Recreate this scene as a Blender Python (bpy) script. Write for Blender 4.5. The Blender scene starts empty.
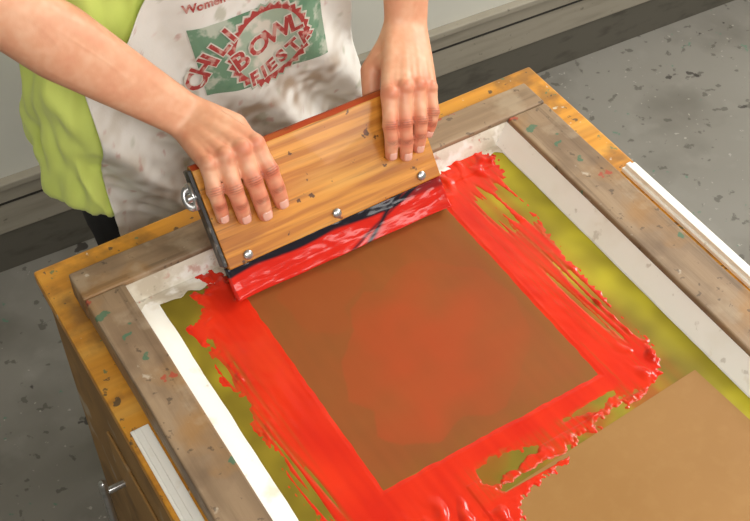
import bpy, math, numpy as np
from mathutils import Vector, Matrix, noise
Z0=0.85
scene=bpy.context.scene
COL=scene.collection

# ------------------------------------------------------------------ helpers
def newobj(name,verts,faces,mats=(),parent=None,smooth=True,midx=None,origin=None):
    verts=np.asarray(verts,float)
    if origin is None:
        lo=verts.min(0);hi=verts.max(0)
        origin=np.array([(lo[0]+hi[0])/2,(lo[1]+hi[1])/2,lo[2]])
    origin=np.asarray(origin,float)
    me=bpy.data.meshes.new(name)
    me.from_pydata((verts-origin).tolist(),[],[list(map(int,f)) for f in faces])
    for m in mats: me.materials.append(m)
    if midx is not None: me.polygons.foreach_set("material_index",np.asarray(midx,dtype=np.int32))
    me.polygons.foreach_set("use_smooth",[smooth]*len(me.polygons))
    me.update()
    ob=bpy.data.objects.new(name,me); COL.objects.link(ob)
    ob["wo"]=origin.tolist()
    if parent is not None:
        ob.parent=parent; ob.location=Vector(origin-np.array(parent["wo"]))
    else: ob.location=Vector(origin)
    return ob
def empty(name,loc):
    ob=bpy.data.objects.new(name,None); COL.objects.link(ob); ob.location=loc; ob["wo"]=list(loc)
    ob.empty_display_size=.05
    return ob
def tag(ob,label,cat,group=None):
    ob["label"]=label; ob["category"]=cat
    if group: ob["group"]=group
def bevel(ob,w=.002,seg=2):
    m=ob.modifiers.new("bevel","BEVEL"); m.width=w; m.segments=seg; m.limit_method='ANGLE'
def boxm(x0,x1,y0,y1,z0,z1):
    v=[(x,y,z) for z in (z0,z1) for y in (y0,y1) for x in (x0,x1)]
    f=[(0,2,3,1),(4,5,7,6),(0,1,5,4),(2,6,7,3),(0,4,6,2),(1,3,7,5)]
    return v,f
def merge(parts):
    V=[];F=[];M=[];o=0
    for i,p in enumerate(parts):
        v,f=p[0],p[1]; mi=p[2] if len(p)>2 else 0
        V+= [tuple(a) for a in v]; F+=[tuple(int(k)+o for k in q) for q in f]; M+=[mi]*len(f); o+=len(v)
    return V,F,M
def frame_of(d):
    d=np.asarray(d,float); d=d/np.linalg.norm(d)
    a=np.array([0,0,1.]) if abs(d[2])<.9 else np.array([1.,0,0])
    u=np.cross(a,d);u/=np.linalg.norm(u); w=np.cross(d,u)
    return d,u,w
def cone(p0,p1,r0,r1,n=20,k=5):
    p0=np.array(p0,float);p1=np.array(p1,float)
    d,u,w=frame_of(p1-p0)
    rings=[]
    for i in range(k+1):
        a=-math.pi/2+i*(math.pi/2)/k
        if i==0: a+=.15
        rings.append((p0+d*r0*math.sin(a),r0*math.cos(a)))
    for i in range(k+1):
        a=i*(math.pi/2)/k
        if i==k: a-=.15
        rings.append((p1+d*r1*math.sin(a),r1*math.cos(a)))
    V=[];F=[]
    for c,r in rings:
        for j in range(n):
            t=2*math.pi*j/n; V.append(c+u*r*math.cos(t)+w*r*math.sin(t))
    m=len(rings)
    for i in range(m-1):
        for j in range(n):
            F.append((i*n+j,i*n+(j+1)%n,(i+1)*n+(j+1)%n,(i+1)*n+j))
    F.append(tuple(reversed(range(n)))); F.append(tuple((m-1)*n+j for j in range(n)))
    return V,F
def ellipsoid(c,ax,n=24,m=14):
    c=np.array(c,float); ax=[np.array(a,float) for a in ax]
    V=[];F=[]
    for i in range(1,m):
        a=-math.pi/2+math.pi*i/m
        for j in range(n):
            t=2*math.pi*j/n
            V.append(c+ax[0]*math.cos(a)*math.cos(t)+ax[1]*math.cos(a)*math.sin(t)+ax[2]*math.sin(a))
    for i in range(m-2):
        for j in range(n): F.append((i*n+j,i*n+(j+1)%n,(i+1)*n+(j+1)%n,(i+1)*n+j))
    V.append(c-ax[2]);V.append(c+ax[2]); b=len(V)-2
    for j in range(n):
        F.append((b,(j+1)%n,j)); F.append((b+1,(m-2)*n+j,(m-2)*n+(j+1)%n))
    return V,F
def loft(rings,n=40,power=2.3):
    V=[];F=[]
    for (cx,cy,z,a,b) in rings:
        for j in range(n):
            t=2*math.pi*j/n;ct,st=math.cos(t),math.sin(t)
            V.append((cx+a*math.copysign(abs(ct)**(2/power),ct),cy+b*math.copysign(abs(st)**(2/power),st),z))
    for i in range(len(rings)-1):
        for j in range(n): F.append((i*n+j,i*n+(j+1)%n,(i+1)*n+(j+1)%n,(i+1)*n+j))
    F.append(tuple(reversed(range(n)))); F.append(tuple((len(rings)-1)*n+j for j in range(n)))
    return V,F
def normals(co,F):
    F=np.asarray(F); n=np.zeros_like(co)
    a=co[F[:,2]]-co[F[:,0]]; b=co[F[:,3]]-co[F[:,1]]; fn=np.cross(a,b)
    for k in range(4):
        for c in range(3): n[:,c]+=np.bincount(F[:,k],fn[:,c],len(co))
    return n/(np.linalg.norm(n,axis=1)[:,None]+1e-12)
def remesh(parts,voxel,smooth=6,fac=.5):
    V,F,_=merge(parts)
    me=bpy.data.meshes.new("tmp"); me.from_pydata([tuple(v) for v in V],[],F); me.update()
    ob=bpy.data.objects.new("tmp",me); COL.objects.link(ob)
    r=ob.modifiers.new("r","REMESH"); r.mode='VOXEL'; r.voxel_size=voxel; r.adaptivity=0
    s=ob.modifiers.new("s","SMOOTH"); s.factor=fac; s.iterations=smooth
    dg=bpy.context.evaluated_depsgraph_get(); dg.update()
    ev=ob.evaluated_get(dg); m2=bpy.data.meshes.new_from_object(ev)
    co=np.empty(len(m2.vertices)*3); m2.vertices.foreach_get("co",co); co=co.reshape(-1,3)
    no=np.empty(len(m2.vertices)*3); m2.vertices.foreach_get("normal",no); no=no.reshape(-1,3)
    F=[tuple(p.vertices) for p in m2.polygons]
    bpy.data.objects.remove(ob); bpy.data.meshes.remove(me); bpy.data.meshes.remove(m2)
    return co,F,no
def soften(co,F,w,it):
    F=np.asarray(F); a=np.concatenate([F[:,k] for k in range(4)]); b=np.concatenate([F[:,(k+1)%4] for k in range(4)])
    n=len(co); deg=np.bincount(a,minlength=n)+np.bincount(b,minlength=n)
    for _ in range(it):
        s=np.stack([np.bincount(a,co[b,c],n)+np.bincount(b,co[a,c],n) for c in range(3)],1)/deg[:,None]
        co=co+(s-co)*(.6*w)[:,None]
    return co
def setcol(ob,name,cols):
    a=ob.data.color_attributes.new(name,'FLOAT_COLOR','POINT')
    c=np.ones((len(cols),4)); c[:,:3]=cols
    a.data.foreach_set("color",c.ravel())
def srgb(r,g,b):
    f=lambda c:(c/255/12.92 if c/255<=.04045 else ((c/255+.055)/1.055)**2.4)
    return (f(r),f(g),f(b))
def nz(x,y,z=0.): return noise.noise(Vector((x,y,z)))
def nfield(X,Y,sx,sy,seed):
    return np.array([noise.noise(Vector((a*sx,b*sy,seed))) for a,b in zip(X.ravel(),Y.ravel())]).reshape(X.shape)

# ------------------------------------------------------------------ materials
def mat(name,base,rough=.6,layers=(),bump=None,attr=None,sss=0,coat=0,spec=.5,metal=0,sheen=0):
    m=bpy.data.materials.new(name); m.use_nodes=True
    nt=m.node_tree; N=nt.nodes; L=nt.links
    b=N["Principled BSDF"]
    b.inputs["Roughness"].default_value=rough
    b.inputs["Metallic"].default_value=metal
    b.inputs["Specular IOR Level"].default_value=spec
    b.inputs["Coat Weight"].default_value=coat
    b.inputs["Sheen Weight"].default_value=sheen
    tc=N.new("ShaderNodeTexCoord")
    if attr:
        at=N.new("ShaderNodeAttribute"); at.attribute_name=attr; cur=at.outputs["Color"]
    else:
        rgb=N.new("ShaderNodeRGB"); rgb.outputs[0].default_value=(*base,1); cur=rgb.outputs[0]
    def nzn(scale,seed,detail=4,dist=0):
        mp=N.new("ShaderNodeMapping"); mp.inputs["Scale"].default_value=scale; mp.inputs["Location"].default_value=(seed*3.1,seed*1.7,seed*.9)
        L.new(tc.outputs["Object"],mp.inputs["Vector"])
        t=N.new("ShaderNodeTexNoise"); t.inputs["Scale"].default_value=1; t.inputs["Detail"].default_value=detail; t.inputs["Distortion"].default_value=dist
        L.new(mp.outputs[0],t.inputs["Vector"]); return t.outputs[0]
    for i,l in enumerate(layers):
        col,scale,lo,hi,st=l[:5]; dist=l[5] if len(l)>5 else 0
        o=nzn(scale,i+1.3,dist=dist)
        mr=N.new("ShaderNodeMapRange"); mr.inputs[1].default_value=lo; mr.inputs[2].default_value=hi; mr.inputs[4].default_value=st
        L.new(o,mr.inputs[0])
        mx=N.new("ShaderNodeMix"); mx.data_type='RGBA'
        L.new(mr.outputs[0],mx.inputs[0]); L.new(cur,mx.inputs[6]); mx.inputs[7].default_value=(*col,1); cur=mx.outputs[2]
    L.new(cur,b.inputs["Base Color"])
    if bump:
        sc,stg,dst=bump
        o=nzn(sc,9.1,detail=5)
        bp=N.new("ShaderNodeBump"); bp.inputs["Strength"].default_value=stg; bp.inputs["Distance"].default_value=dst
        L.new(o,bp.inputs["Height"]); L.new(bp.outputs[0],b.inputs["Normal"])
    if sss:
        b.inputs["Subsurface Weight"].default_value=sss; b.inputs["Subsurface Radius"].default_value=(1,.35,.2); b.inputs["Subsurface Scale"].default_value=.006
    return m
S=srgb
M_table=mat("varnished_plywood",S(218,152,50),.38,[(S(178,112,34),(4,60,60),.45,.7,.7),(S(234,182,88),(3,25,25),.5,.7,.5),(S(120,84,44),(16,16,16),.55,.67,.65),(S(60,60,55),(70,70,70),.65,.68,.8),(S(215,215,200),(55,55,55),.67,.70,.7),(S(60,120,90),(50,50,50),.68,.70,.7)],((8,80,80),.2,.001))
M_tedge=mat("plywood_edge",S(160,116,58),.6,[(S(90,60,32),(6,6,250),.45,.65,.7),(S(190,150,95),(15,15,60),.55,.7,.5)],((30,30,200),.4,.002))
M_cab=mat("worn_golden_wood_side",S(166,126,72),.6,[(S(104,76,44),(40,5,5),.45,.68,.7),(S(190,154,102),(60,9,9),.55,.7,.5),(S(90,66,42),(10,10,10),.55,.68,.5),(S(196,190,174),(14,14,14),.60,.70,.6)],((60,8,8),.3,.002))
def frame_mat(name,ax):
    def sc(a,b): return (a,b,b) if ax=='x' else (b,a,b)
    return mat(name,S(152,127,99),.55,[(S(124,102,78),sc(4,60),.42,.62,.6),(S(176,152,122),sc(6,40),.50,.66,.5),(S(88,68,50),sc(3,110),.57,.67,.5),(S(106,84,64),(11,11,11),.50,.64,.6),(S(164,118,60),(9,9,9),.57,.68,.55),(S(182,164,138),(16,16,16),.56,.66,.5),(S(56,112,86),(24,24,24),.705,.72,.75),(S(176,62,44),(28,28,28),.705,.72,.75),(S(210,200,182),(44,44,44),.68,.72,.5),(S(64,52,44),(80,80,80),.65,.69,.6)],(sc(12,120),.35,.0015))
M_frame=frame_mat("stained_grey_wood","x"); M_frame2=frame_mat("stained_grey_wood_lengthwise","y")
M_white=mat("white_plastic_tape",S(250,248,240),.45,[(S(230,224,206),(12,12,12),.52,.76,.45),(S(200,178,132),(26,26,26),.62,.74,.4),(S(150,130,104),(60,60,60),.66,.72,.35)],((40,40,40),.12,.001),spec=.35)
M_white2=mat("smudged_white_tape",S(226,220,204),.4,[(S(176,160,136),(22,40,22),.46,.66,.7),(S(246,243,236),(40,60,40),.52,.64,.8),(S(190,120,96),(50,50,50),.62,.70,.6),(S(204,54,34),(36,36,36),.66,.69,.9),(S(120,104,86),(70,70,70),.62,.70,.5)],((60,60,60),.5,.002))
M_board=mat("golden_pine_wood",S(216,146,50),.36,[(S(170,98,26),(3,45,90),.42,.58,.75,.7),(S(234,178,84),(4,50,50),.50,.68,.55),(S(134,72,24),(5,34,34),.57,.68,.65),(S(60,34,20),(55,55,55),.66,.685,.85),(S(186,66,30),(20,20,20),.63,.72,.5),(S(96,54,24),(4,120,120),.62,.70,.6)],((5,70,70),.35,.001),coat=.12)
M_boardedge=mat("reddish_stained_wood_edge",S(168,84,38),.6,[(S(170,50,28),(10,40,40),.45,.6,.7),(S(70,35,25),(20,60,60),.55,.7,.6)],spec=.2)
M_rubber=mat("black_rubber",S(38,36,42),.4,[(S(170,35,30),(25,60,60),.5,.6,.9)])
M_steel=mat("dull_steel",S(190,190,188),.28,[(S(110,110,108),(60,60,60),.5,.7,.5)],metal=.85)
M_dark=mat("dark_metal",S(55,52,50),.45,[(S(150,145,135),(60,60,60),.58,.66,.7)])
M_ink=mat("wet_red_ink",(1,0,0),.13,attr="col",bump=((90,30,90),.18,.0014),spec=.32)
M_film=mat("smeared_red_ink_film",(1,0,0),.16,attr="col",bump=((40,160,160),.22,.001),spec=.35)
M_fab=mat("screen_mesh_fabric",(1,1,1),.42,attr="col",spec=.22)
M_paper=mat("brown_kraft_paper",S(160,118,66),.45,[(S(150,108,56),(6,6,6),.4,.7,.6),(S(170,130,76),(50,50,50),.5,.8,.4)],spec=.3)
M_skin=mat("skin",(1,1,1),.44,attr="col",bump=((200,200,200),.30,.0007),sss=.08,spec=.40)
M_nail=mat("fingernail",S(236,184,164),.25,coat=.25)
M_shirt=mat("lime_green_cotton",S(230,246,128),.85,[(S(212,232,104),(8,8,8),.45,.7,.5)],((400,400,400),.3,.0008),sheen=.2)
M_apron=mat("paint_stained_white_canvas",S(226,222,212),.85,attr="col",bump=((300,300,300),.3,.0008))
M_trous=mat("black_denim",S(24,24,28),.85,bump=((400,400,400),.3,.0008))
M_hair=mat("dark_brown_hair",S(60,40,28),.5,[(S(35,22,15),(200,200,8),.4,.6,.7)],((200,200,10),.5,.003))
M_shoe=mat("black_shoe_leather",S(30,28,28),.5)
M_eye=mat("eye_white",S(235,232,228),.2)
M_lip=mat("lips",S(190,105,95),.4)
M_green=mat("logo_green",S(118,154,126),.85,[(S(200,206,190),(40,40,40),.50,.60,.85),(S(88,132,102),(20,20,20),.5,.6,.6)])
M_red=mat("logo_red",S(176,68,64),.85,[(S(214,170,158),(90,90,90),.50,.60,.8)])
M_logow=mat("logo_white",S(220,215,202),.85,[(S(150,176,152),(30,30,30),.46,.58,.8)])
M_logoo=mat("logo_letter_outline",S(224,218,206),.85)
M_wall=mat("painted_wall",S(214,213,203),.7,[(S(202,200,189),(3,3,3),.4,.7,.5)],((80,80,80),.1,.001))
M_base=mat("grey_beige_baseboard",S(156,149,134),.6,[(S(128,121,106),(5,5,40),.45,.7,.6),(S(84,78,66),(60,60,60),.66,.74,.6)])
M_toeshade=mat("shadow_toned_wall_foot",S(94,90,80),.7,[(S(60,56,48),(12,12,30),.5,.7,.7)])  # grey wall foot, with the shadow there painted into its colour
M_line=mat("dark_groove",S(40,37,32),.7)
M_floor=mat("worn_concrete_floor",S(134,131,123),.55,[(S(120,116,107),(1.6,1.6,1.6),.4,.7,.7),(S(94,90,81),(4,4,4),.50,.70,.6),(S(148,145,137),(12,12,12),.58,.74,.35),(S(70,66,58),(30,30,30),.64,.67,.6),(S(174,170,160),(60,60,60),.69,.71,.6),(S(84,126,104),(38,38,38),.70,.715,.7),(S(36,28,22),(11,11,11),.69,.705,.8)],((30,30,30),.05,.002))
M_ceil=mat("white_ceiling",S(190,188,182),.8)

# ------------------------------------------------------------------ room
def structure(ob): ob["kind"]="structure"; return ob
wn=-0.0506
def wy(x,y0): return y0+wn*x
v,f=boxm(-3.2,4.2,-3.5,2.4,-.1,0)
structure(newobj("floor",v,f,[M_floor],smooth=False,origin=(0,0,0)))
def wallbox(name,m,x0,x1,yf,yb,z0,z1,bev=0):
    v=[(x,wy(x,y),z) for z in (z0,z1) for y in (yf,yb) for x in (x0,x1)]
    _,f=boxm(0,1,0,1,0,1)
    o=structure(newobj(name,v,f,[m],smooth=False))
    if bev: bevel(o,bev)
    return o
wallbox("wall_back",M_wall,-3.2,4.2,1.030,1.15,0,2.7)
wallbox("baseboard_back",M_base,-3.2,4.2,1.016,1.0302,.110,.235,.004)
wallbox("trim_1",M_base,-3.2,4.2,1.006,1.0302,.2352,.252,.003)
wallbox("trim_2",M_toeshade,-3.2,4.2,1.020,1.0302,0.001,.1098)
wallbox("trim_3",M_line,-3.2,4.2,1.0145,1.0302,.192,.197)
v,f=boxm(-3.3,-3.2,-3.5,1.3,0,2.7); structure(newobj("wall_left",v,f,[M_wall],smooth=False))
v,f=boxm(4.2,4.3,-3.5,1.1,0,2.7); structure(newobj("wall_right",v,f,[M_wall],smooth=False))
v,f=boxm(-3.3,4.3,-3.5,1.4,2.7,2.8); structure(newobj("ceiling",v,f,[M_ceil],smooth=False))

# ------------------------------------------------------------------ table
TX0,TX1,TY1,TY0=-.209,.573,.184,-.80
tb=empty("work_table",(.18,-.3,0)); tag(tb,"golden plywood work table with paint-specked top, holding the printing screen","table")
v,f=boxm(TX0,TX1,TY0,TY1,Z0-.026,Z0-.005); o=newobj("tabletop",v,f,[M_table],tb,smooth=False); bevel(o,.003)
v,f=boxm(TX0+.003,TX1-.003,TY0+.003,TY1-.003,Z0-.048,Z0-.0262); newobj("tabletop_edge",v,f,[M_tedge],tb,smooth=False)
v,f=boxm(TX0+.006,TX1-.03,TY0+.03,TY1-.012,.06,Z0-.0482); o=newobj("cabinet_body",v,f,[M_cab],tb,smooth=False); bevel(o,.003)
v,f=boxm(TX0+.002,TX0+.0058,-.60,.02,.14,Z0-.16); d=newobj("cabinet_door",v,f,[M_cab],tb,smooth=False); bevel(d,.0015)
d["label"]="flat golden plywood door"
P=[cone((TX0-.026,-.005,Z0-.23),(TX0-.026,-.005,Z0-.43),.006,.006),cone((TX0+.002,-.005,Z0-.25),(TX0-.026,-.005,Z0-.25),.005,.005),cone((TX0+.002,-.005,Z0-.41),(TX0-.026,-.005,Z0-.41),.005,.005)]
V,F,_=merge(P); h=newobj("door_handle",V,F,[M_steel],None); 
h.parent=d; h.location=Vector(np.array(h["wo"])-np.array(d["wo"])); h["label"]="steel bar handle"
for (lx,ly) in ((TX0+.04,TY1-.05),(TX1-.07,TY1-.05),(TX0+.04,TY0+.07),(TX1-.07,TY0+.07)):
    v,f=boxm(lx-.02,lx+.02,ly-.02,ly+.02,0,.0598); newobj("leg",v,f,[M_tedge],tb,smooth=False)
def strip(x0,x1,y0,y1,h,label):
    V,F,_=merge([boxm(x0,x1,y0,y1,Z0-.005,Z0-.005+h*.45),boxm(x0+.004,x0+.012,y0+.002,y1-.002,Z0-.005+h*.4,Z0-.005+h),])
    o=newobj("plastic_strip",V,F,[M_white],None,smooth=False); bevel(o,.001); tag(o,label,"strip"); return o
strip(-.203,-.1805,-.62,-.108,.005,"white plastic strip lying along the table edge beside the frame")
strip(.545,.568,-.66,-.066,.014,"white grooved plastic strip on the table outside the frame rail")

# ------------------------------------------------------------------ screen frame
FX0,FX1,FY1,FY0=-.179,.513,.120,-.70
IX0,IX1,IY1,IY0=-.126,.448,.071,-.64
ZF=Z0+.035
sf=empty("printing_screen",(.17,-.29,Z0-.005)); tag(sf,"wooden silkscreen frame with stained grey rails and yellow-green mesh","screen")
zb=Z0-.005
def rail(x0,x1,y0,y1,n=24):
    long_x=(x1-x0)>(y1-y0)
    V=[];F=[]
    for i in range(n+1):
        t=i/n
        for (a,b) in ((0,0),(1,0),(1,1),(0,1)):
            w=.0009*nz(t*9+x0*30,a*5+y0*30,b*3.)
            if long_x: V.append((x0+(x1-x0)*t,(y0 if a==0 else y1)+w*(0 if t in(0,1) else 1),(zb if b==0 else ZF+w*.7)))
            else: V.append(((x0 if a==0 else x1)+w*(0 if t in (0,1) else 1),y0+(y1-y0)*t,(zb if b==0 else ZF+w*.7)))
    for i in range(n):
        for j in range(4):
            q=(i*4+j,i*4+(j+1)%4,(i+1)*4+(j+1)%4,(i+1)*4+j)
            F.append(q if not long_x else q[::-1])
    F.append((0,1,2,3) if long_x else (3,2,1,0)); F.append(tuple(n*4+k for k in ((3,2,1,0) if long_x else (0,1,2,3))))
    o=newobj("frame_rail",V,F,[M_frame if long_x else M_frame2],sf,smooth=False); bevel(o,.003,3)
    return o
rail(FX0,FX1,IY1,FY1); rail(FX0+.001,IX0,FY0,IY1-.0016); rail(IX1,FX1-.001,FY0,IY1-.0016); rail(IX0+.0005,IX1-.0005,FY0,IY0)
def tape():
    P=[]
    def stripgrid(pa,pb,ea,eb,n=70,seed=0,mi=0,amp=.0012):
        V=[];F=[]
        for i in range(n+1):
            t=i/n
            a=np.array(pa)*(1-t)+np.array(pb)*t; e=np.array(ea)*(1-t)+np.array(eb)*t
            d=(e-a)/np.linalg.norm(e-a)
            e=e+d*amp*(nz(t*14,seed*3.3)+.5*nz(t*45,seed*2.3))
            V.append(tuple(a)); V.append(tuple((a+e)/2+np.array([0,0,.0006]))); V.append(tuple(e))
        for i in range(n):
            for k in (0,1):
                F.append((i*3+k,i*3+k+1,i*3+k+4,i*3+k+3))
        return V,F,mi
    z=Z0+.0012
    P.append(stripgrid((IX0,IY0,z),(IX0,IY1,z),(-.096,IY0,z),(-.096,IY1,z),seed=1))
    P.append(stripgrid((IX1,IY0,z),(IX1,IY1,z),(.4245,IY0,z),(.4245,IY1,z),seed=2,amp=.0006))
    P.append(stripgrid((IX0,IY1,z+.0004),(IX1,IY1,z+.0004),(IX0,.040,z),(IX1,.050,z),n=140,seed=3,amp=.012,mi=1))
    P.append(stripgrid((IX0,IY0,z+.0004),(IX1,IY0,z+.0004),(IX0,IY0+.03,z),(IX1,IY0+.03,z),seed=4))
    def slope(a,b,c,d,mi=0):
        return [a,b,c,d],[(0,1,2,3)],mi
    zt=ZF-.007; zz=z+.001
    P.append(slope((IX1-.0225,IY0,zz),(IX1-.0225,IY1-.010,zz),(IX1-.0006,IY1-.0006,zt),(IX1-.0006,IY0,zt)))  # right panel given an added wide slant so it faces up and looks brighter
    P.append(slope((IX0+.006,IY1-.010,zz),(IX0+.006,IY0,zz),(IX0+.0006,IY0,zt),(IX0+.0006,IY1-.0006,zt)))
    P.append(slope((IX1-.0225,IY1-.010,zz),(IX0+.006,IY1-.010,zz),(IX0+.0006,IY1-.0006,zt),(IX1-.0006,IY1-.0006,zt),1))
    V,F,MI=merge(P)
    o=newobj("masking_tape",V,F,[M_white,M_white2],sf,smooth=False,midx=MI); o["label"]="white tape masking the mesh edge"
    return o
tape()

def sdpoly(X,Y,poly):
    poly=np.array(poly); d=np.full(X.shape,1e9); ins=np.zeros(X.shape,bool)
    n=len(poly)
    for i in range(n):
        a=poly[i];b=poly[(i+1)%n]; e=b-a
        wx=X-a[0];wy_=Y-a[1]; t=np.clip((wx*e[0]+wy_*e[1])/(e@e),0,1)
        d=np.minimum(d,(wx-e[0]*t)**2+(wy_-e[1]*t)**2)
        c=((a[1]>Y)!=(b[1]>Y))&(X<(b[0]-a[0])*(Y-a[1])/((b[1]-a[1])+1e-12)+a[0])
        ins^=c
    return np.where(ins,1,-1)*np.sqrt(d)
def sst(x,a,b):
    t=np.clip((x-a)/(b-a),0,1); return t*t*(3-2*t)
BL=np.array([(50,-150),(70,-128),(92,-120),(96,-84),(130,-66),(150,-74),(193,-56),(230,-70),(250,-100),(272,-120),(282,-178),(268,-220),(255,-255),(215,-280),(179,-306),(130,-296),(90,-304),(52,-286),(36,-262),(44,-232),(30,-204)])/1000.
BL2=np.array([(18,-10),(100,-6),(160,-30),(122,-80),(66,-120),(22,-70)])/1000.
# fabric
st=.0022
xs=np.arange(IX0-.004,IX1+.004,st); ys=np.arange(IY0-.004,IY1+.004,st)
X,Y=np.meshgrid(xs,ys)
nx,ny=len(xs),len(ys)
n1=nfield(X,Y,9,9,1.); n2=nfield(X,Y,40,40,2.); n3=nfield(X,Y,70,6,3.); n4=nfield(X,Y,20,20,4.); n5=nfield(X,Y,120,10,5.)
def C3(c): return np.array(srgb(*c))[None,None,:]
olive=C3((128,112,32)); lime=C3((188,176,46)); brown=C3((142,90,44)); brown2=C3((128,80,40)); orange=C3((184,72,38))
t=np.clip(sst(X,.22,.40)*.72+n1*.6+n4*.6,0,1)[...,None]
col=olive*(1-t)+lime*t
col=col*(1+.25*n2[...,None]+.15*n1[...,None])
rect=sst(np.minimum(np.minimum(X,.302-X),np.minimum(.02-Y,Y+.327)),-.002,.002)
bt=np.clip(.5+n1*.8,0,1)[...,None]
bcol=brown*(1-bt)+brown2*bt
bcol=bcol*(1+.05*n5[...,None]+.05*n2[...,None])
rim=(sst(X,.270,.300)*.55+sst(-Y,.295,.325)*.40)*np.clip(.7+n3,0,1)
rim=np.clip(rim,0,1)[...,None]
bcol=bcol*(1-rim)+C3((120,94,38))*rim
sdb=sdpoly(X,Y,BL)+.010*n1+.010*n4+.002*n2
crisp=.30+.16*(1-sst(X,.08,.24))
m=(sst(sdb,-.0015,.0025)*crisp+sst(sdb,.0,.05)*.20)*np.clip(1.0+.30*n1+.35*n4+.10*n2,.1,1.2)
sdc=sdpoly(X,Y,BL2)+.03*n4
m=np.maximum(m,sst(sdc,-.008,.010)*.30)
m=np.maximum(m,.20+.10*n4+.04*n5)
m=np.clip(m,0,1)[...,None]
bcol=bcol*(1-m)+orange*m
rr=rect[...,None]
col=col*(1-rr)+bcol*rr
hz=sst(X,.30,.312)*(1-sst(X,.36,.40))*sst(-Y,-.03,.0)
hz=(hz*np.clip(.55+n3*.9,0,1))[...,None]
col=col*(1-hz*.8)+C3((158,80,30))*hz*.8
hb=np.maximum(sst(-Y,.325,.335)*(1-sst(-Y,.385,.41))*(1-sst(X,.34,.38)),(1-sst(X,-.012,-.002))*sst(X,-.075,-.05)*sst(-Y,-.03,.0))
hb=(hb*np.clip(.35+n4*1.4+n2*.8,0,.85))[...,None]
col=col*(1-hb)+C3((158,84,30))*hb
idx=np.arange(nx*ny).reshape(ny,nx)
F=np.stack([idx[:-1,:-1],idx[:-1,1:],idx[1:,1:],idx[1:,:-1]],-1).reshape(-1,4)
Vv=np.stack([X.ravel(),Y.ravel(),np.full(X.size,Z0)],-1)
fab=newobj("mesh_fabric",Vv,F,[M_fab],sf); setcol(fab,"col",np.clip(col.reshape(-1,3),0,1)); fab["label"]="yellow-green stretched mesh with brown stencil area"

# paper
A=np.array((.399,-.380)); u=np.array((-.998,-.06)); w=np.array((.06,-.998))
Vp=[];Fp=[];npx,npy=20,16
for j in range(npy+1):
    for i in range(npx+1):
        p=A+u*.31*i/npx+w*.25*j/npy
        if p[0]>.43: p[0]=.43
        Vp.append((p[0],p[1],Z0+.0007+.0003*nz(p[0]*12,p[1]*12)))
for j in range(npy):
    for i in range(npx):
        a=j*(npx+1)+i; Fp.append((a,a+npx+1,a+npx+2,a+1))
pp=newobj("paper_sheet",Vp,Fp,[M_paper]); tag(pp,"plain brown kraft paper sheet lying on the mesh","paper")

# ink on the mesh
OUT=np.array([(-12,79),(-26,60),(-40,66),(-38,48),(-24,40),(-60,40),(-58,10),(-86,-18),(-69,-55),(-80,-97),(-68,-136),(-84,-179),(-74,-220),(-80,-271),(-73,-294),(-78,-330),(-76,-420),(-30,-470),(60,-470),(105,-435),(133,-410),(196,-404),(224,-382),(304,-380),(335,-372),(362,-360),(374,-330),(380,-300),(372,-268),(378,-190),(384,-117),(392,-49),(400,10),(408,50),(396,80),(358,80),(325,55),(300,30),(296,8),(150,6),(0,8),(-4,40)])/1000.
st=.0014
xs=np.arange(-.105,.42,st); ys=np.arange(-.48,.09,st); X,Y=np.meshgrid(xs,ys); nx,ny=len(xs),len(ys)
XR=X+.06*Y   # drag direction is slightly turned from the frame
a1=nfield(X,Y,26,16,5.); a2=nfield(X,Y,85,60,6.); a3=nfield(XR,Y,130,8,7.); a4=nfield(X,Y,45,60,8.); a5=nfield(X,Y,12,80,9.)
a6=nfield(X,Y,210,170,10.); a7=nfield(XR,Y,240,8,12.); a8=nfield(X,Y,18,12,13.); a9=nfield(XR,Y,420,8,14.); a10=nfield(X,Y,60,40,15.)
sd=sdpoly(X,Y,OUT)
dr=np.maximum(np.maximum(-X,X-.300),np.maximum(Y,-.327-Y))
outr=dr
lf=1-sst(X,-.06,-.02)
val=sd+.009*a1+.008*a2+.007*a6+.010*a3*lf*sst(-Y,-.02,.03)
reg=sst(X,.320,.350)*sst(-Y,-.03,.02)*(1-sst(-Y,.28,.33))
val=np.minimum(val, .012-reg*(.011+.028*a3+.020*a7+.026*a8+.004*a6))
regl=lf*(1-sst(X,-.055,-.035))*sst(-Y,.03,.10)
val=np.minimum(val,.012-regl*(.006+.012*a7+.020*a3+.020*a8))
rb=sst(-Y,.345,.358)*(1-sst(-Y,.392,.405))*sst(X,.06,.12)*(1-sst(X,.30,.36))
val=np.minimum(val,.012-rb*(.010+.036*a5+.014*a10+.018*a8+.007*a6))
val=np.minimum(val,outr+.0014*a2+.0002)
h=np.clip(val*.10,-.0010,.0005)
inside=sst(val,.001,.010)
h=h+inside*(.00020*a2+.00010*a3)
lineE=np.exp(-((outr-.0028)/.0018)**2)*inside
h=h+lineE*.0010*(1+a2)
ridge=sst(sd,.030,.0)*inside
h=h+ridge*np.clip(a10*.9+a4*a1*4-.02,0,1)*.0040
wet=np.maximum(np.maximum(sst(-Y,.35,.40),sst(Y,.0,.04)),sst(X,.33,.36)*sst(-Y,.29,.33))
clump=np.clip(a10*1.3+a4*.6-.10,0,1)*wet*inside
h=h+clump*.0056
h=h+np.where(Y>.030,.0016,0)*sst(val,.0,.004)
dry=np.clip((reg*.8+rb*.7+regl*.7)*(.45+a3*1.2+a7*.8+a9*.8),0,1)*(1-sst(val,.004,.012)*.35)
dry=np.maximum(dry,np.clip((a9*1.2+a7-.40)*1.2,0,.4)*sst(X,.30,.31))
thin=(1-sst(val,.0,.003))*.5*(sd>.004)*(outr>.004)
dry=np.clip(np.maximum(dry,thin),0,.85)*(1-clump.clip(0,.3)/.3)
dry=dry[...,None]
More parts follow.
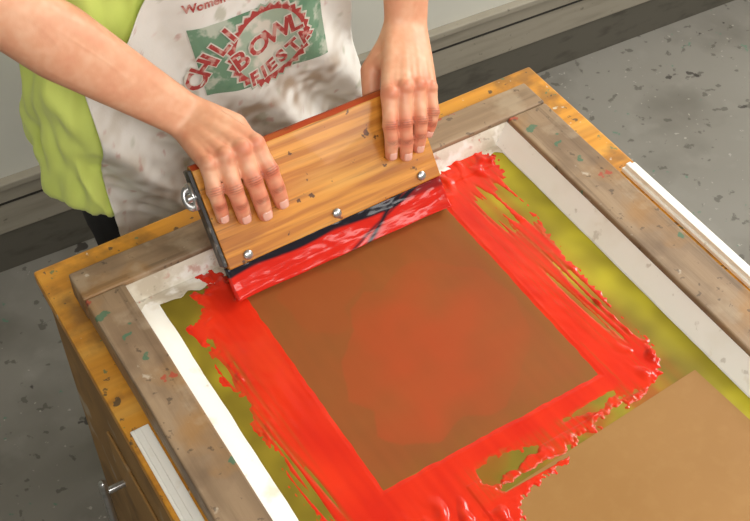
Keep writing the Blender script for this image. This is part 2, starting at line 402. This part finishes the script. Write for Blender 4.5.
vr=np.clip(.5+a1*.8+a3*.4,0,1)[...,None]
cr_=C3((228,54,26))*(1-vr)+C3((210,40,22))*vr
cink=cr_*(1-dry)+C3((172,84,32))*dry
keep=val>-.0060
kf=keep[:-1,:-1]|keep[:-1,1:]|keep[1:,1:]|keep[1:,:-1]
idx=np.arange(nx*ny).reshape(ny,nx)
F=np.stack([idx[:-1,:-1],idx[:-1,1:],idx[1:,1:],idx[1:,:-1]],-1)[kf]
used=np.unique(F); remap=-np.ones(nx*ny,int); remap[used]=np.arange(len(used))
Vv=np.stack([X.ravel(),Y.ravel(),(Z0+.0001+h+np.where((Y<-.37)&(X>.08)&(val>0),.0011,0)).ravel()],-1)[used]
ink=newobj("red_ink",Vv,remap[F],[M_ink]); tag(ink,"thick glossy red screen printing ink smeared around the stencil","ink"); ink["kind"]="stuff"
setcol(ink,"col",cink.reshape(-1,3)[used])

# ------------------------------------------------------------------ squeegee (own axes: x along, s up the board, off = normal)
TA=math.radians(52); c5,s5=math.cos(TA),math.sin(TA)
def bw(x,s,o): return np.array([x,s*c5-o*s5,Z0+.0015+s*s5+o*c5])
def bbox5(x0,x1,s0,s1,o0,o1,dx=0):
    v=[bw(x,s,o) for o in (o0,o1) for s in (s0,s1) for x in (x0,x1)]
    _,f=boxm(0,1,0,1,0,1); return v,f
sq=empty("squeegee",tuple(bw(.145,0,0))); tag(sq,"wooden screen printing squeegee with red-inked rubber blade, held by both hands","squeegee")
V=[];F=[];n=30
for i in range(n+1):
    x=-.010+.309*i/n
    for (s,o) in ((.044,-.004),(.044,.018),(.170,.018),(.176,.012),(.176,.002),(.170,-.004)):
        V.append(bw(x,s+.0006*nz(x*30,s*30,o*50)-(.003*(1-i/n) if s<.1 else 0),o))
k=6
for i in range(n):
    for j in range(k): F.append((i*k+j,(i+1)*k+j,(i+1)*k+(j+1)%k,i*k+(j+1)%k)[::-1])
F.append(tuple(range(k))[::-1]);F.append(tuple(n*k+j for j in range(k)))
mi=[0]*len(F)
for i in range(n):
    for j in (2,3,4): mi[i*k+j]=1
bo=newobj("handle_board",V,F,[M_board,M_boardedge],sq,smooth=False,midx=mi); bo["label"]="golden pine handle board"
bevel(bo,.0015,2)
v,f=bbox5(-.008,.297,.0,.060,.000,.009); bl=newobj("rubber_blade",v,f,[M_rubber],sq,smooth=False); bevel(bl,.001)
nxs,nss=240,44
xx=np.linspace(-.013,.301,nxs); ss=np.linspace(-.001,.043,nss); XX,SS=np.meshgrid(xx,ss)
b1=nfield(XX,SS,18,60,11.); b2=nfield(XX,SS,60,160,12.); b3=nfield(XX-SS*1.5,SS,30,30,13.); b4=nfield(XX,SS,12,200,14.)
endl=1-sst(XX,-.013,.0)+sst(XX,.285,.301)
off=.0108+.0016*b1+.0006*b2+.003*np.clip(1-SS/.012,0,1)*(1+b1)+.002*endl
off=np.where((SS<=ss[0])|(XX<=xx[0])|(XX>=xx[-1])|(SS>=ss[-1]),.004,off)
red=np.array(S(212,40,26));shine_pink=np.array(S(234,124,108));blk=np.array(S(32,30,38))
mp=np.clip((b4-.18)*3,0,1)*.5*sst(SS,.004,.012)*(1-sst(SS,.026,.034))*sst(XX,.12,.24)  # pink shine of the wet blade, painted into the film colour
colf=red[None,None,:]*(1-mp[...,None])+shine_pink[None,None,:]*mp[...,None]
up=sst(SS+.005*b1,.028,.033)*np.clip(1.15-sst(XX,.2,.29)*.6+b1*.6,0,1)
sk=np.exp(-(((XX-.175-SS*1.4)+.004*b1)/.006)**2)
sk=np.maximum(sk,np.exp(-(((XX-.150-SS*2.6))/.006)**2)*.8)
kk=np.clip(up+sk,0,1)[...,None]
colf=colf*(1-kk)+blk[None,None,:]*kk
Vv=np.array([bw(a,b,c) for a,b,c in zip(XX.ravel(),SS.ravel(),off.ravel())])
idx=np.arange(nxs*nss).reshape(nss,nxs)
F=np.stack([idx[:-1,:-1],idx[:-1,1:],idx[1:,1:],idx[1:,:-1]],-1).reshape(-1,4)
fo=newobj("ink_film",Vv,F,[M_film],sq); setcol(fo,"col",colf.reshape(-1,3)); fo["label"]="wet red and black ink film on blade"
def bolt(x,s):
    c0=bw(x,s,.0185); nrm=bw(0,0,1)-bw(0,0,0)
    P=[ellipsoid(c0+nrm*.0012,((.0062,0,0),(bw(0,1,0)-bw(0,0,0))*.0062,nrm*.0028))]
    V,F,_=merge(P); return newobj("bolt",V,F,[M_steel],sq)
b0=bolt(.018,.0505); b0["label"]="round steel bolt head"
for (x,s) in ((.145,.0535),(.272,.054)):
    c=b0.copy(); COL.objects.link(c); c.parent=sq
    d=bw(x,s,0)-bw(.018,.0505,0); c.location=b0.location+Vector(d)
P=[bbox5(-.0155,-.0105,.046,.172,-.003,.017)]
V,F,_=merge(P); o=newobj("end_bracket",V,F,[M_dark],sq,smooth=False); bevel(o,.001); o["label"]="dark metal end bracket"
def torus(c,u,w,R,r,n=28,m=10,a0=0,a1=2*math.pi,sw=1.0):
    V=[];F=[];nn=np.cross(u,w)
    for i in range(n):
        t=a0+(a1-a0)*i/n; e=u*math.cos(t)+w*math.sin(t)*sw
        for j in range(m):
            q=2*math.pi*j/m; V.append(c+e*(R+r*math.cos(q))+nn*r*math.sin(q))
    for i in range(n):
        for j in range(m): F.append((i*m+j,((i+1)%n)*m+j,((i+1)%n)*m+(j+1)%m,i*m+(j+1)%m))
    return V,F
us=bw(0,1,0)-bw(0,0,0); un=bw(0,0,1)-bw(0,0,0); ux=np.array([1.,0,0])
P=[cone(bw(-.012,.140,.010),bw(-.024,.140,.010),.0065,.006),torus(bw(-.022,.140,.010),ux,us,.0072,.0032,sw=1.6),bbox5(-.021,-.0152,.124,.158,.004,.016)]
V,F,_=merge(P); o=newobj("wing_nut",V,F,[M_steel],sq); o["label"]="steel clamp with wing nut"

# ------------------------------------------------------------------ person
JO=[]
DORS=un/np.linalg.norm(un)
nails=[]
def finger(mcp,pip,tip,k):
    m=bw(*[a/1000 for a in mcp]);p=bw(*[a/1000 for a in pip]);t_=bw(*[a/1000 for a in tip])
    d=p*.47+t_*.53+DORS*.0026
    r=[.0126*k,.0104*k,.0097*k,.0085*k]
    h_=m*.5+p*.5-DORS*.0004
    parts=[cone(m,h_,r[0],r[1]*1.0),cone(h_,p,r[1]*1.0,r[1]),cone(p,p*.5+d*.5,r[1],r[2]*.99),cone(p*.5+d*.5,d,r[2]*.99,r[2]),cone(d,t_,r[2],r[3])]
    parts.append(ellipsoid(p,(np.array([1,0,0])*r[1]*1.06,us*r[1]*1.0,DORS*r[1]*1.14)))
    parts.append(ellipsoid(m+DORS*.0015,(np.array([1,0,0])*r[0]*.95,us*r[0]*1.0,DORS*r[0]*1.12)))
    dirn=(t_-d)/np.linalg.norm(t_-d)
    dn=DORS-dirn*DORS.dot(dirn); dn/=np.linalg.norm(dn)
    lat=np.cross(dirn,dn); rn=r[3]*.985
    V=[];F=[];a_n,b_n=12,10
    for i in range(b_n+1):
        for j in range(a_n+1):
            uu=i/b_n*2-1; vv=j/a_n*2-1
            w_=(1-.30*abs(uu)**4)*.80
            ang=vv*w_*1.05
            pos=t_+dirn*(uu*.0060*k-.0010)
            rr_=(rn+.0008-(.0010 if uu>0 else 0)*uu*uu)
            edge_=max(abs(uu),abs(vv)); rr_-=.0016*max(0,edge_-.8)/.2
            V.append(pos+dn*rr_*math.cos(ang)+lat*rr_*math.sin(ang))
    for i in range(b_n):
        for j in range(a_n):
            q=i*(a_n+1)+j; F.append((q,q+1,q+a_n+2,q+a_n+1))
    nails.append((V,F))
    d1=(p-m)/np.linalg.norm(p-m); d2=(d-p)/np.linalg.norm(d-p)
    JO.append((m,d1,r[0],0)); JO.append((p,d1+d2,r[1],1)); JO.append((d,d2+dirn,r[2],2)); JO.append((t_,dirn,r[3],3))
    return parts,m
def hand(mcps,pips,tips,wrist,thumb,elbow,sc=1.0):
    ks=[.88*sc,.97*sc,1.03*sc,.99*sc] 
    parts=[];ms=[]
    for i in range(4):
        p,m=finger(mcps[i],pips[i],tips[i],ks[i]); parts+=p; ms.append(m)
    wrist=np.array(wrist);elbow=np.array(elbow)
    ax=(elbow-wrist)/np.linalg.norm(elbow-wrist)
    lat=ms[3]-ms[0]; lat=lat-ax*lat.dot(ax); lat/=np.linalg.norm(lat)
    carp=[wrist+lat*w_ for w_ in (-.0145,-.005,.005,.0145)]
    pn=np.cross(lat,ax)
    if pn.dot(DORS)<0: pn=-pn
    for i in range(4):
        parts.append(cone(ms[i],carp[i],.0122*ks[i],.0162))
        mid=ms[i]*.55+carp[i]*.45
        parts.append(cone(ms[i]*.85+carp[i]*.15-pn*.004,mid-pn*.006,.010,.013))
        parts.append(cone(ms[i]+pn*.0044,mid+pn*.0044,.0070,.0070,10,3))
    for i in range(3):
        a=(ms[i]+ms[i+1])/2; b=(carp[i]+carp[i+1])/2
        parts.append(cone(a*.90+b*.10-pn*.0000,b,.0120,.0164))
        parts.append(cone(a-pn*.0005,b,.0110,.0158))
        fdir=(bw(*[q/1000 for q in pips[i]])+bw(*[q/1000 for q in pips[i+1]]))/2-a
        parts.append(cone(a-pn*.002,a+fdir*.45-DORS*.004,.0100,.0062))
    th=[bw(*[a/1000 for a in q]) for q in thumb]
    rr=[.0175,.0140,.0113,.0098]
    for i in range(3): parts.append(cone(th[i],th[i+1],rr[i],rr[i+1]))
    parts.append(cone(carp[3],th[0],.0155,.0175)); parts.append(cone(ms[3]*.55+carp[3]*.45,th[1]*.7+th[0]*.3,.012,.0125))
    for sgn in (-1,0,1):
        e=.0012 if sgn==0 else 0
        q0=wrist+lat*.0105*sgn; q1=wrist+ax*.07+lat*.0110*sgn; q2=wrist*.35+elbow*.65+lat*.011*sgn; q3=elbow+lat*.004*sgn
        parts.append(cone(q0,q1,.0182+e,.0238+e,28)); parts.append(cone(q1,q2,.0238+e,.035+e,28)); parts.append(cone(q2,q3,.035+e,.037,28))
    parts.append(ellipsoid(wrist-lat*.018+ax*.012+pn*.011,(lat*.010,ax*.012,pn*.009)))
    co,F,no=remesh(parts,.0013,6,.5)
    mc=(ms[1]+ms[2])/2; hd=(wrist-mc); L_=np.linalg.norm(hd); hd/=L_
    tt=(co-mc)@hd
    w1=np.clip((tt-.010)/.030,0,1)
    co=soften(co,F,w1*.5,26)
    w2=np.clip((tt-.05)/.04,0,1)
    co=soften(co,F,w2,90)
    no=normals(co,F)
    if ((co-co.mean(0))*no).sum()<0: no=-no
    u1=(co-wrist)@lat; u2=(co-wrist)@ax
    vein=np.array([nz(a*45,b*9,2.2) for a,b in zip(u1,u2)])
    vz=np.exp(-(vein/.12)**2)*np.clip(tt/.03,0,1)*np.clip(no@pn,0,1)
    co=co+no*(vz*.00028)[:,None]
    no=normals(co,F)
    if ((co-co.mean(0))*no).sum()<0: no=-no
    return co,F,no,th
tips1=[(3,106,27),(28,96,27.5),(54,90,28),(79,95,27.5)]
pips1=[(2,141,38),(25,135,41),(51,136,41),(75,139,40)]
mcps1=[(8,173,34),(29,175,38),(51,176,39),(70,175,35)]
th1=[(45,222,-20),(74,200,-22),(84,167,-19),(84,142,-17.5)]
W1=(.022,.163,Z0+.163);E1=(-.160,.250,Z0+.358)
tips2=[(238,96,27),(257,88,27.5),(277,91,27.5),(297,104,26.5)]
pips2=[(244,133,40),(264,129,41),(286,125,41),(307,128,39)]
mcps2=[(260,170,34),(280,171,38),(299,167,37),(316,158,33)]
th2=[(303,222,-14),(270,200,-21),(257,168,-19),(256,142,-17.5)]
W2=(.334,.158,Z0+.186);E2=(.390,.235,Z0+.435)
A1=hand(mcps1,pips1,tips1,W1,th1,E1,1.09)
A2=hand(mcps2[::-1],pips2[::-1],tips2[::-1],W2,th2,E2,.96)
def skin_detail(co,no):
    co=co.copy()
    base=np.array(S(232,172,136)); redc=np.array(S(208,108,80)); pale=np.array(S(244,200,166))
    red=np.zeros(len(co)); dark=np.zeros(len(co))
    ndor=no@DORS
    for (p,d,r,k) in JO:
        d=d/np.linalg.norm(d)
        rel=co-p; u_=rel@d; rad=np.linalg.norm(rel-np.outer(u_,d),axis=1)
        g=np.exp(-(u_/(r*1.1))**2)*(rad<r*1.6)*np.clip(ndor+.3,0,1)
        red=np.maximum(red,g*(.65 if k in(1,2) else .45 if k==0 else .75))
        if k in (1,2):
            for du,a in ((-.0038,.7),(-.0014,1),(.0013,1),(.0037,.8)):
                gr=np.exp(-((u_-du*(1.15 if k==1 else .7))/.0008)**2)*(rad<r*1.6)*np.clip(ndor-.10,0,1)
                co-=no*(gr*a*.0009)[:,None]; dark=np.maximum(dark,gr*1.2*a)
    n_=np.array([nz(v[0]*40,v[1]*40,v[2]*40)+.6*nz(v[0]*130,v[1]*130,v[2]*130) for v in co])
    red=np.clip(red+n_*.24+.03,0,1)[:,None]
    c=base*(1-red)+redc*red
    pl=np.clip(-n_*.5,0,1)[:,None]; c=c*(1-pl)+pale*pl
    c=c*(1-.45*np.clip(dark,0,1)[:,None])
    return co,c
parts_all=[];cols=[]
for A_ in (A1,A2):
    co,c=skin_detail(A_[0],A_[2]); parts_all.append((co,A_[1],0)); cols.append(c)
PX=.135
S1=np.array((-.045,.385,Z0+.60));S2=np.array((.315,.385,Z0+.61))
hip=Z0+.03
B=[]
B.append(loft([(PX,.44,hip-.06,.14,.09),(PX,.44,hip+.02,.165,.10),(PX,.435,hip+.12,.15,.09),(PX,.425,hip+.25,.13,.085),(PX,.41,hip+.42,.155,.09),(PX,.405,hip+.53,.16,.08),(PX,.39,hip+.59,.10,.06),(PX,.385,hip+.62,.05,.05)]))
B.append(cone((PX,.385,Z0+.62),(PX,.355,Z0+.72),.055,.052))
hc=np.array((PX,.325,Z0+.80))
B.append(ellipsoid(hc+np.array((0,.01,.02)),((.074,0,0),(0,.092,0),(0,0,.095))))
B.append(ellipsoid(hc+np.array((0,-.025,-.055)),((.052,0,0),(0,.06,0),(0,0,.06))))
B.append(cone(hc+np.array((0,-.088,.0)),hc+np.array((0,-.108,-.03)),.008,.012))
B.append(ellipsoid(hc+np.array((0,-.083,-.062)),((.024,0,0),(0,.01,0),(0,0,.008))))
for sg in (-1,1):
    B.append(ellipsoid(hc+np.array((sg*.076,.01,-.01)),((.008,0,0),(0,.018,0),(0,0,.030))))
for Sx,Ex in ((S1,np.array(E1)),(S2,np.array(E2))):
    B.append(cone(Sx,Ex,.052,.0365)); 
    B.append(cone(np.array((PX,.395,Z0+.58)),Sx,.06,.052))
for sg in (-1,1):
    hx=PX+sg*.085
    B.append(cone((hx,.44,hip-.02),(hx,.42,Z0-.40),.085,.055)); B.append(cone((hx,.42,Z0-.40),(hx,.45,.09),.055,.036))
    B.append(cone((hx,.46,.045),(hx,.33,.035),.034,.028))
co,F,no=remesh(B,.006,4,.5)
parts_all.append((co,F,0)); cols.append(np.tile(np.array(S(234,174,136)),(len(co),1)))
for nl in nails: parts_all.append((nl[0],nl[1],1)); cols.append(np.tile(np.array(S(230,170,150)),(len(nl[0]),1)))
for sg in (-1,1):
    e=ellipsoid(hc+np.array((sg*.031,-.072,.0)),((.013,0,0),(0,.012,0),(0,0,.010)),14,8); parts_all.append((e[0],e[1],2)); cols.append(np.zeros((len(e[0]),3)))
e=ellipsoid(hc+np.array((0,-.088,-.062)),((.022,0,0),(0,.007,0),(0,0,.006)),14,8); parts_all.append((e[0],e[1],3)); cols.append(np.zeros((len(e[0]),3)))
V,F,MI=merge(parts_all)
person=newobj("person",V,F,[M_skin,M_nail,M_eye,M_lip],midx=MI,origin=(PX,.42,0))
setcol(person,"col",np.concatenate(cols))
tag(person,"person in lime green shirt and stained apron pulling a squeegee","person")
def ay(x,z):
    y=.300+.70*(x-.16)**2+.05*np.clip(z-.28,0,1)
    lo=np.clip((.08-z)/.14,0,1)
    side=np.clip(abs(x-.18)/.12-.45,0,1)
    amp=.0020+.014*max(lo,side)
    cr=abs(nz(x*24+z*30,z*24-x*12,7.7))   # sharp creases below the print
    return y+amp*math.sin(x*54+z*16+1.8*math.sin(z*11))+(.004+.014*lo)*nz(x*20,z*8,3.3)+.010*lo*cr
def behind(co,gap):
    for v in co:
        if v[1]<.45 and -.16<v[0]<.45 and v[2]<Z0+.56:
            lim=ay(v[0],v[2]-Z0)+gap
            if v[1]<lim: v[1]=lim
    return co
SH=[loft([(.130,.44,Z0-.115,.240,.130),(.130,.44,Z0-.05,.246,.132),(.130,.44,Z0+.06,.236,.128),(.132,.435,Z0+.2,.212,.122),(.134,.43,Z0+.35,.19,.12),(.135,.42,Z0+.48,.195,.105),(.135,.41,Z0+.57,.19,.095),(.135,.39,Z0+.63,.12,.075),(.135,.385,Z0+.655,.07,.066)])]
for Sx,Ex in ((S1,np.array(E1)),(S2,np.array(E2))):
    mid=Sx*.42+Ex*.58
    SH.append(cone(Sx,mid,.066,.064,28,2)); SH.append(cone((PX,.405,Z0+.58),Sx,.07,.066))
co,F,no=remesh(SH,.006,5,.5)
dsp=np.array([.012*nz(v[0]*9,v[1]*9,v[2]*3)+.020*nz(v[0]*22+v[2]*10,v[1]*22,v[2]*5)+.010*nz(v[0]*50,v[1]*50,v[2]*20) for v in co])
low=np.clip((Z0+.5-co[:,2])/.3,0,1)
co=co+no*(dsp*low)[:,None]
co=behind(co,.009)
o=newobj("shirt",co,F,[M_shirt],person); o["label"]="lime green cotton t-shirt"
TR=[loft([(PX,.44,hip-.26,.205,.12),(PX,.44,hip-.12,.215,.12),(PX,.44,hip+.0,.20,.115),(PX,.44,hip+.07,.175,.11)])]
for sg in (-1,1):
    hx=PX+sg*.095
    TR.append(cone((hx,.44,hip-.10),(hx,.42,Z0-.40),.125,.092)); TR.append(cone((hx,.42,Z0-.40),(hx,.45,.13),.092,.070))
co,F,no=remesh(TR,.007,5,.5)
co=behind(co,.011)
o=newobj("trousers",co,F,[M_trous],person); o["label"]="black denim trousers"
for sg in (-1,1):
    hx=PX+sg*.090
    co,F,no=remesh([cone((hx,.47,.048),(hx,.30,.040),.042,.036),boxm(hx-.042,hx+.042,.27,.505,.0,.022),cone((hx,.45,.07),(hx,.45,.11),.045,.045)],.005,4,.5)
    co[:,2]=np.maximum(co[:,2],.001)
    o=newobj("shoe",co,F,[M_shoe],person)
HR=[ellipsoid(hc+np.array((0,.03,.045)),((.083,0,0),(0,.088,0),(0,0,.088))),ellipsoid(hc+np.array((0,.075,-.01)),((.07,0,0),(0,.05,0),(0,0,.08))),cone(hc+np.array((0,.12,.0)),hc+np.array((0,.15,-.14)),.03,.018)]
co,F,no=remesh(HR,.006,3,.5)
o=newobj("hair",co,F,[M_hair],person); o["label"]="dark brown hair tied back"
# apron
def xl(z):
    if z<.13: l=-.052; r=.345+ .18*(.126-z) if z>-.03 else .374
    else:
        l=-.052+(.100/.113)*(z-.124); r=.345-(.60)*(z-.126)
    l=min(l,.060) if z>.2 else l; r=max(r,.262) if z>.2 else r
    return l,r
zs=np.linspace(-.42,.50,230); NA=150
V=[];cl=[]
cw=np.array(S(240,237,230));cg=np.array(S(196,184,162));cb=np.array(S(150,112,70));cr=np.array(S(190,120,105)); cgn=np.array(S(160,162,130))
for z in zs:
    l,r=xl(z)
    for i in range(NA+1):
        x=l+(r-l)*i/NA
        V.append((x,ay(x,z),Z0+z))
        a=nz(x*7,z*10,1.)+.6*nz(x*20,z*26,2.)+.5*nz(x*60,z*60,4.)
        c=cw
        k1=np.clip(a*2.0+.10,0,1)*.45*np.clip(1.3-z*5,.3,1); c=c*(1-k1)+cg*k1
        g=1.1*math.exp(-((x-.22)/.12)**2-((z-.01)/.04)**2)+.7*math.exp(-((x-.05)/.08)**2-((z+.08)/.06)**2)
        k2=np.clip(g*(.7+2.2*a),0,1)*.65; c=c*(1-k2)+cb*k2
        b=nz(x*70,z*70,6.); k3=np.clip((b-.50)*8,0,1)*.5; c=c*(1-k3)+cr*k3
        b=nz(x*40,z*40,16.); k4=np.clip((b-.48)*8,0,1)*.5; c=c*(1-k4)+cgn*k4
        cl.append(c)
F=[]
for j in range(len(zs)-1):
    for i in range(NA):
        a=j*(NA+1)+i; F.append((a,a+1,a+NA+2,a+NA+1))
ap=newobj("apron",V,F,[M_apron],person); setcol(ap,"col",np.array(cl)); ap["label"]="white canvas apron with paint stains and printed logo"
m=ap.modifiers.new("sol","SOLIDIFY"); m.thickness=.0014; m.offset=-1
def ribbon(pts,w,updir=None):
    V=[];F=[]
    for i,p in enumerate(pts):
        p=np.array(p); V.append(p+np.array(w)*.5); V.append(p-np.array(w)*.5)
    for i in range(len(pts)-1): F.append((2*i,2*i+1,2*i+3,2*i+2))
    return V,F
P=[]
for sg,x0 in ((-1,.075),(1,.245)):
    pts=[(x0,ay(x0,.49)-.002,Z0+.49),(x0+sg*.0,.295,Z0+.58),(PX+sg*.085,.33,Z0+.665),(PX+sg*.07,.38,Z0+.70),(PX+sg*.03,.435,Z0+.705),(PX,.445,Z0+.705)]
    P.append(ribbon(pts,(.022,0,0)))
V,F,_=merge(P); o=newobj("apron_strap",V,F,[M_logoo],ap); m=o.modifiers.new("s","SOLIDIFY"); m.thickness=.002
LP=[]
def flat(vs,fs,mi,dep): LP.append(([(x,ay(x,z)-dep,Z0+z) for x,z in vs],fs,mi))
def gridquad(c,mi,dep,n=40):
    c=np.array(c);V=[];F=[]
    for j in range(n+1):
        for i in range(n+1):
            u_,v_=i/n,j/n
            p=(c[0]*(1-u_)+c[1]*u_)*(1-v_)+(c[3]*(1-u_)+c[2]*u_)*v_
            V.append(tuple(p))
    for j in range(n):
        for i in range(n):
            a=j*(n+1)+i;F.append((a,a+1,a+n+2,a+n+1))
    flat(V,F,mi,dep)
gridquad([(.106,.058),(.298,.054),(.298,.174),(.088,.178)],0,.0012)
def ring(c,r0,r1,n,mi,dep,teeth=0,a0=0.,a1=2*math.pi,k=1):
    V=[];F=[]
    for i in range(n+1):
        t_=a0+(a1-a0)*i/n; ro=r1*(1+(.10 if (teeth and i%2==0) else 0))
        for q in range(k+1):
            rr_=r0+(ro-r0)*q/k
            V.append((c[0]+rr_*math.cos(t_),c[1]+rr_*math.sin(t_)))
    for i in range(n):
        for q in range(k):
            a=(k+1)*i+q;b=(k+1)*(i+1)+q;F.append((a,a+1,b+1,b))
    flat(V,F,mi,dep)
rc=(.203,.112)
ring(rc,.0005,.064,60,2,.0020,1,k=8)
ring(rc,.0545,.0605,60,1,.0026,1)
def text(body,x,z,size,rotdeg,mi,dep,offset=0.0,sx=1.0):
    cu=bpy.data.curves.new("t","FONT"); cu.body=body; cu.size=size; cu.offset=offset; cu.align_x='LEFT'; cu.resolution_u=3
    ob=bpy.data.objects.new("t",cu); COL.objects.link(ob)
    dg=bpy.context.evaluated_depsgraph_get(); me=bpy.data.meshes.new_from_object(ob.evaluated_get(dg))
    r=math.radians(rotdeg)
    vs=[]
    for v in me.vertices:
        a,b=v.co.x*sx,v.co.y
        vs.append((x+a*math.cos(r)-b*math.sin(r),z+a*math.sin(r)+b*math.cos(r)))
    fs=[tuple(p.vertices) for p in me.polygons]
    if fs: flat(vs,fs,mi,dep)
    bpy.data.objects.remove(ob)
def word(body,x,z,size,rot0,rot1,adv,sx=1.0):
    n=len(body)
    for i,chv in enumerate(body):
        rt=rot0+(rot1-rot0)*(i/max(1,n-1))
        text(chv,x,z,size,rt,3,.0034,.0030,sx); text(chv,x,z,size,rt,1,.0040,.0012,sx)
        wd={'I':.55,'W':1.35}.get(chv,1.0)*adv
        x+=wd*math.cos(math.radians(rt)); z+=wd*math.sin(math.radians(rt))
word("CHILI",.098,.070,.040,66,34,.0245)
word("BOWL",.150,.090,.041,22,10,.0272)
word("FIESTA",.168,.058,.030,6,42,.0212)
text("Women's F",.086,.206,.018,0,1,.002,.0006)
V,F,MI=merge(LP)
lg=newobj("apron_logo",V,F,[M_green,M_red,M_logow,M_logoo],ap,smooth=False,midx=MI); lg["label"]="red lettering over faded green printed logo"

# ------------------------------------------------------------------ camera
f_px,th_,ro,ya=1213.7,.8366,-.0091,.5427
Fv=Vector((math.sin(ya)*math.cos(th_),math.cos(ya)*math.cos(th_),-math.sin(th_)))
R0=Vector((math.cos(ya),-math.sin(ya),0)); U0=R0.cross(Fv)
Rv=R0*math.cos(ro)+U0*math.sin(ro); Uv=-R0*math.sin(ro)+U0*math.cos(ro)
cam=bpy.data.cameras.new("camera"); co_=bpy.data.objects.new("camera",cam); COL.objects.link(co_)
Mx=Matrix((Rv,Uv,-Fv)).transposed().to_4x4(); Mx.translation=Vector((-.3665,-.922,1.1501+Z0))
co_.matrix_world=Mx; cam.sensor_width=36; cam.lens=f_px/750*36; cam.clip_start=.05
scene.camera=co_

# ------------------------------------------------------------------ lights
def area(name,loc,size,size_y,power,target,color=(1,1,1)):
    l=bpy.data.lights.new(name,'AREA'); l.shape='RECTANGLE'; l.size=size; l.size_y=size_y; l.energy=power; l.color=color
    o=bpy.data.objects.new(name,l); COL.objects.link(o); o.location=loc
    d=Vector(target)-Vector(loc); o.rotation_euler=d.to_track_quat('-Z','Y').to_euler(); return o
area("ceiling_light",(2.5,.1,2.5),1.2,1.0,66,(.5,0,.8),(1,.965,.915))
area("ceiling_light",(-.3,-1.7,2.62),1.4,.8,48,(.3,-.1,.85),(1,.97,.93))
area("ceiling_light",(1.6,-1.5,2.6),1.8,.9,42,(.4,-.2,.8),(1,.97,.93))
wd=bpy.data.worlds.new("world"); scene.world=wd; wd.use_nodes=True
wd.node_tree.nodes["Background"].inputs[0].default_value=(1,.985,.96,1); wd.node_tree.nodes["Background"].inputs[1].default_value=.26
scene.view_settings.view_transform='Standard'
scene.view_settings.look='None'
for o in bpy.data.objects:
    if "wo" in o: del o["wo"]
